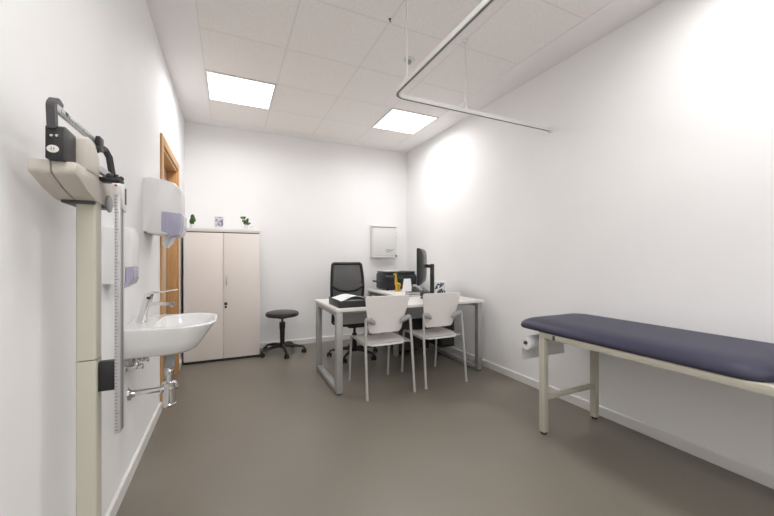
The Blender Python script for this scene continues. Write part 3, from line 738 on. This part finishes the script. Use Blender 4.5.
# monitor on its stand, seen from behind
mc = Vector((1.900, 3.235, 1.08)); ang = math.atan2(.81, .586)
t = thing('monitor', (2.0, 3.20, DH), 'black monitor on a tall stand, seen from behind near the right wall', 'monitor')
mm = Matrix.Translation(mc) @ Matrix.Rotation(ang, 4, 'Z')       # local x along the panel, -y towards its back
m = MB(); m.box(-.275, -.012, -.19, .275, .018, .19, .006, mtx=mm); m.build('bezel', M['black'], t)
m = MB(); rings = []
for yy, k_ in ((-.012, 1.), (-.03, .93), (-.045, .72), (-.052, .5)):
    rings.append([mm @ Vector((v.x, yy, v.y)) for v in rrect(-.27 * k_, .27 * k_, -.185 * k_, .185 * k_, .03, 0)])
m.loft(rings); m.build('back_cover', M['monback'], t)
MB().box(-.262, .0175, -.175, .262, .0195, .178, mtx=mm).build('screen', M['screen'], t)
m = MB(); m.box(.02, -.10, -.018, .07, -.048, .020, .006, mtx=mm); m.build('stand_arm', M['black'], t)
pc = mm @ Vector((.045, -.118, 0))
m = MB(); m.box(-.030, -.022, DH + .012, .030, .022, 1.105, .006, mtx=Matrix.Translation((pc.x, pc.y, 0)) @ Matrix.Rotation(ang, 4, 'Z')); m.build('stand_column', M['black'], t)
m = MB(); m.loft([[mm.to_3x3() @ Vector((v.x, v.y, 0)) + Vector((pc.x, pc.y, z)) for v in rrect(-.11, .11, -.07, .12, .03, 0)] for z in (DH, DH + .01, DH + .014)]); m.build('stand_base', M['black'], t)

# desk telephone, keyboard, mug-like paper box, cable bundle
t = thing('telephone', (2.06, 3.54, DH), 'grey and black desk telephone behind the lower edge of the monitor', 'telephone')
ph = Matrix.Translation((2.06, 3.50, DH)) @ Matrix.Rotation(.15, 4, 'Z')
m = MB(); m.prism([(-.09, 0), (.09, 0), (.09, .075), (.06, .08), (-.09, .025)], 'x', -.08, .09, bev=.004, mtx=ph); m.build('phone_base', M['dkgrey'], t)
m = MB(); pts = [(-.055, -.075, .055), (-.055, -.05, .078), (-.055, .04, .108), (-.055, .075, .10)]
m.tube([ph @ Vector(p) for p in pts], [.022, .017, .017, .022], 12); m.build('handset', M['grey'], t)
m = MB()
for i in range(3):
    for j in range(4): m.box(.0 + i * .024, -.06 + j * .024, .052 + j * .0068, .017 + i * .024, -.043 + j * .024, .06 + j * .0068, .001, mtx=ph @ Matrix.Translation((0, 0, -.008)))
m.build('keypad', M['grey'], t)
for k, (yy, zz, lab, mt) in enumerate(((3.455, 0, 'dark notebook at the bottom of the small pile left of the monitor stand', 'black'), (3.462, .0235, 'dark brown notebook on top of the small pile left of the monitor stand', 'darkbrown'))):
    nm = Matrix.Translation((1.925, yy, DH + zz)) @ Matrix.Rotation(.12 - k * .25, 4, 'Z')
    t = thing('notebook', (1.925, yy, DH + zz), lab, 'notebook', 'notebooks piled on the desk')
    m = MB(); m.box(-.07, -.055, 0, .07, .055, .003, .001, mtx=nm); m.box(-.07, -.055, .020, .07, .055, .023, .001, mtx=nm); m.box(-.07, .051, .003, .07, .055, .020, mtx=nm); m.build('cover', M[mt], t)
    m = MB(); m.box(-.067, -.053, .003, .067, .051, .020, mtx=nm); m.build('pages', M['paper'], t)

t = thing('paper_box', (2.30, 3.50, DH), 'white box with dark blue marks on the desk right of the monitor stand', 'box')
bm2 = Matrix.Translation((2.295, 3.50, DH)) @ Matrix.Rotation(-.30, 4, 'Z')
m = MB(); m.box(-.078, -.04, 0, .078, .04, .155, .004, mtx=bm2); m.build('box_body', M['paper'], t)
m = MB()
for (x, z, a, L_) in ((-.025, .105, 1.0, .05), (-.005, .12, -.5, .03), (.018, .11, 1.25, .065), (.040, .115, .9, .05), (-.035, .075, .3, .04)):
    m.box(-L_ / 2, -.0405, -.008, L_ / 2, -.0402, .008, mtx=bm2 @ Matrix.Translation((x, 0, z)) @ Matrix.Rotation(-a, 4, 'Y'))
m.build('ink_marks', M['blue'], t)
m = MB(); rnd = random.Random(5)
for q in range(5):
    a0 = Vector((2.165 + .008 * q, 3.30 + .02 * q, DH + .006)); pts = [a0]
    for k in range(5): pts.append(pts[-1] + Vector((rnd.uniform(.005, .032), rnd.uniform(-.02, .02), 0))); pts[-1].z = DH + .006 + rnd.uniform(0, .075)
    pts[-1].z = DH + .006; m.tube(pts, .0065, 8, corner=.02)
tag(m.build('cable_bundle', M['black']), 'tangle of black cables on the desk behind the monitor stand', 'cable')

# ------------------------------------------------------------------ wall cabinet on the back wall
x0, x1, z0, z1, yf = 1.905, 2.305, 1.185, 1.652, YB - .075
t = thing('wall_key_cabinet', ((x0 + x1) / 2, YB, z0), 'flat white metal cabinet hung on the back wall above the printer', 'wall cabinet')
MB().box(x0, yf + .014, z0, x1, YB, z1, .003).build('case', M['white_metal'], t)
m = MB(); m.box(x0 + .012, yf, z0 + .022, x1 - .012, yf + .0135, z1 - .03, .003); dd = m.build('door', M['white_metal'], t)
m = MB(); m.box(x0 - .008, yf - .012, z1 - .022, x1 - .005, yf + .014, z1 - .006, .003); m.build('top_lip', M['lampframe'], t)
m = MB(); m.box(x0 - .004, yf - .02, z0 - .008, x1 + .004, yf + .014, z0 + .014, .003); m.build('bottom_lip', M['white_metal'], t)
tag(MB().cyl((x1 - .02, yf - .019, z0 + .016), (x1 - .02, yf - .030, z0 + .016), .014, n=16, bev=.002).build('knob', M['black'], t), 'black knob')
m = MB()
for (a, b, L_, an) in ((.235, .085, .05, .5), (.255, .09, .05, -.7), (.275, .085, .055, .8), (.30, .09, .045, -.5), (.315, .095, .055, .1), (.262, .112, .09, .05), (.345, .112, .03, 0), (.25, .07, .03, 0)):
    m.box(-L_ / 2, -.0005, -.004, L_ / 2, .0, .004, mtx=Matrix.Translation((x0 + a, yf - .0002, z0 + b)) @ Matrix.Rotation(an, 4, 'Y'))
m.build('printed_mark', M['grey'], dd)
for z in (z1 - .10, z1 - .16): MB().box(x1 + .0, yf + .02, z - .018, x1 + .022, yf + .05, z + .012, .002).build('hinge', M['lampframe'], t)

# ------------------------------------------------------------------ examination couch
KX0, KX1 = 1.873, 2.485
t = thing('examination_couch', (2.19, .95, 0), 'navy padded examination couch with cream frame along the right wall', 'couch'); t_couch = t
def pad(y0, y1):
    R_ = .085
    rs = []
    for z, i_, rr in ((.678, .014, .10), (.681, .004, .11), (.688, .0, .115), (.698, .001, .115), (.712, .007, .11), (.726, .021, .11), (.738, .045, .10), (.746, .078, .085), (.750, .12, .06), (.752, .17, .04)):
        rs.append(rrect(KX0 + i_, KX1 - i_ * .45, y0 + i_ * .6, y1 - i_, rr, z, 8))
    return MB().loft(rs)
pad(.575, 1.87).build('pad', M['navy'], t, 60)
pad(-.01, .565).build('head_pad', M['navy'], t, 60)
LX0, LX1, LYF, LYN = 1.886, 2.445, 1.66, .12
fr = MB(); s = .042
fr.box(LX0, LYN, .640, LX0 + s, LYF, .678, .003); fr.box(LX1 - s, LYN, .640, LX1, LYF, .678, .003)
fr.box(LX0 + s, LYF - s, .640, LX1 - s, LYF, .678, .003); fr.box(LX0 + s, LYN, .640, LX1 - s, LYN + s, .678, .003)
fr.box(LX0 + s, .55, .642, LX1 - s, .59, .677, .003); fr.box(LX1 - s - .03, LYF, .65, LX1 - s, 1.80, .678, .002)
fr.build('frame', M['cream'], t)
for x in (LX0, LX1 - s):
    for y in (LYF - s, LYN):
        lg = MB().box(x, y, .014, x + s, y + s, .677 if 0 else .6405, .003).build('leg', M['cream'], t)
        MB().cyl((x + s / 2, y + s / 2, 0), (x + s / 2, y + s / 2, .016), .018, bev=.002).build('foot', M['rubber'], lg)
for y in (LYF - s, LYN): MB().box(LX0 + s, y + .006, .225, LX1 - s, y + s - .006, .255, .003).build('stretcher', M['cream'], t)
MB().box(LX0 - .002, LYF - .125, .643, LX0 + .0005, LYF - .108, .672).build('size_plate', M['dkgrey'], t)

RXa, RXb, RYc, RZc = 1.905, 2.38, 1.79, .57
t = thing('paper_roll', (RXa, RYc, RZc), 'white paper roll mounted on the far end of the couch', 'paper roll')
def ringx(x, r): return [Vector((x, RYc + r * math.cos(q * PI / 16), RZc + r * math.sin(q * PI / 16))) for q in range(32)]
MB().loft([ringx(RXa, .019), ringx(RXa, .046), ringx(RXa + .003, .048), ringx(RXb - .003, .048), ringx(RXb, .046), ringx(RXb, .019)], closed=True).build('roll', M['paper'], t)
MB().loft([ringx(RXa + .002, .014), ringx(RXa + .002, .0189), ringx(RXb - .002, .0189), ringx(RXb - .002, .014)], closed=True).build('core', M['beige'], t)
def sheet(u, v): return Vector((RXa + .02 + u * .44, RYc + .0495 + .006 * math.sin(3 * v), RZc - .135 * v))
MB().grid(sheet, 6, 8, .0012).build('loose_sheet', M['paper'], t)
h_ = t_couch
m = MB(); m.tube([(RXa - .012, RYc, RZc), (RXb + .02, RYc, RZc)], .0095, 12); rod = m.build('roll_holder', M['dkgrey'], h_)
m = MB(); m.tube([(RXb + .018, RYc, RZc), (RXb + .018, RYc, .649)], .007, 10); m.tube([(RXb + .018, RYc, .649), (LX1 - s - .015, RYc - .01, .655)], .007, 10); m.build('bracket', M['steel'], rod)

# ------------------------------------------------------------------ world, camera, view
wd_ = bpy.data.worlds.new('World'); scene.world = wd_; wd_.use_nodes = True
wd_.node_tree.nodes['Background'].inputs['Color'].default_value = (.05, .05, .05, 1)
cam = bpy.data.cameras.new('Camera'); co = bpy.data.objects.new('Camera', cam); col.objects.link(co)
co.location = (0, 0, 1.17); co.rotation_euler = (PI / 2, 0, -math.radians(24.757))
cam.sensor_width = 36; cam.lens = 342.7 / 774 * 36; cam.clip_start = .05
scene.camera = co
vs = scene.view_settings
vs.view_transform = 'Standard'; vs.look = 'None'; vs.gamma = 1; vs.use_curve_mapping = False; vs.exposure = 0.04
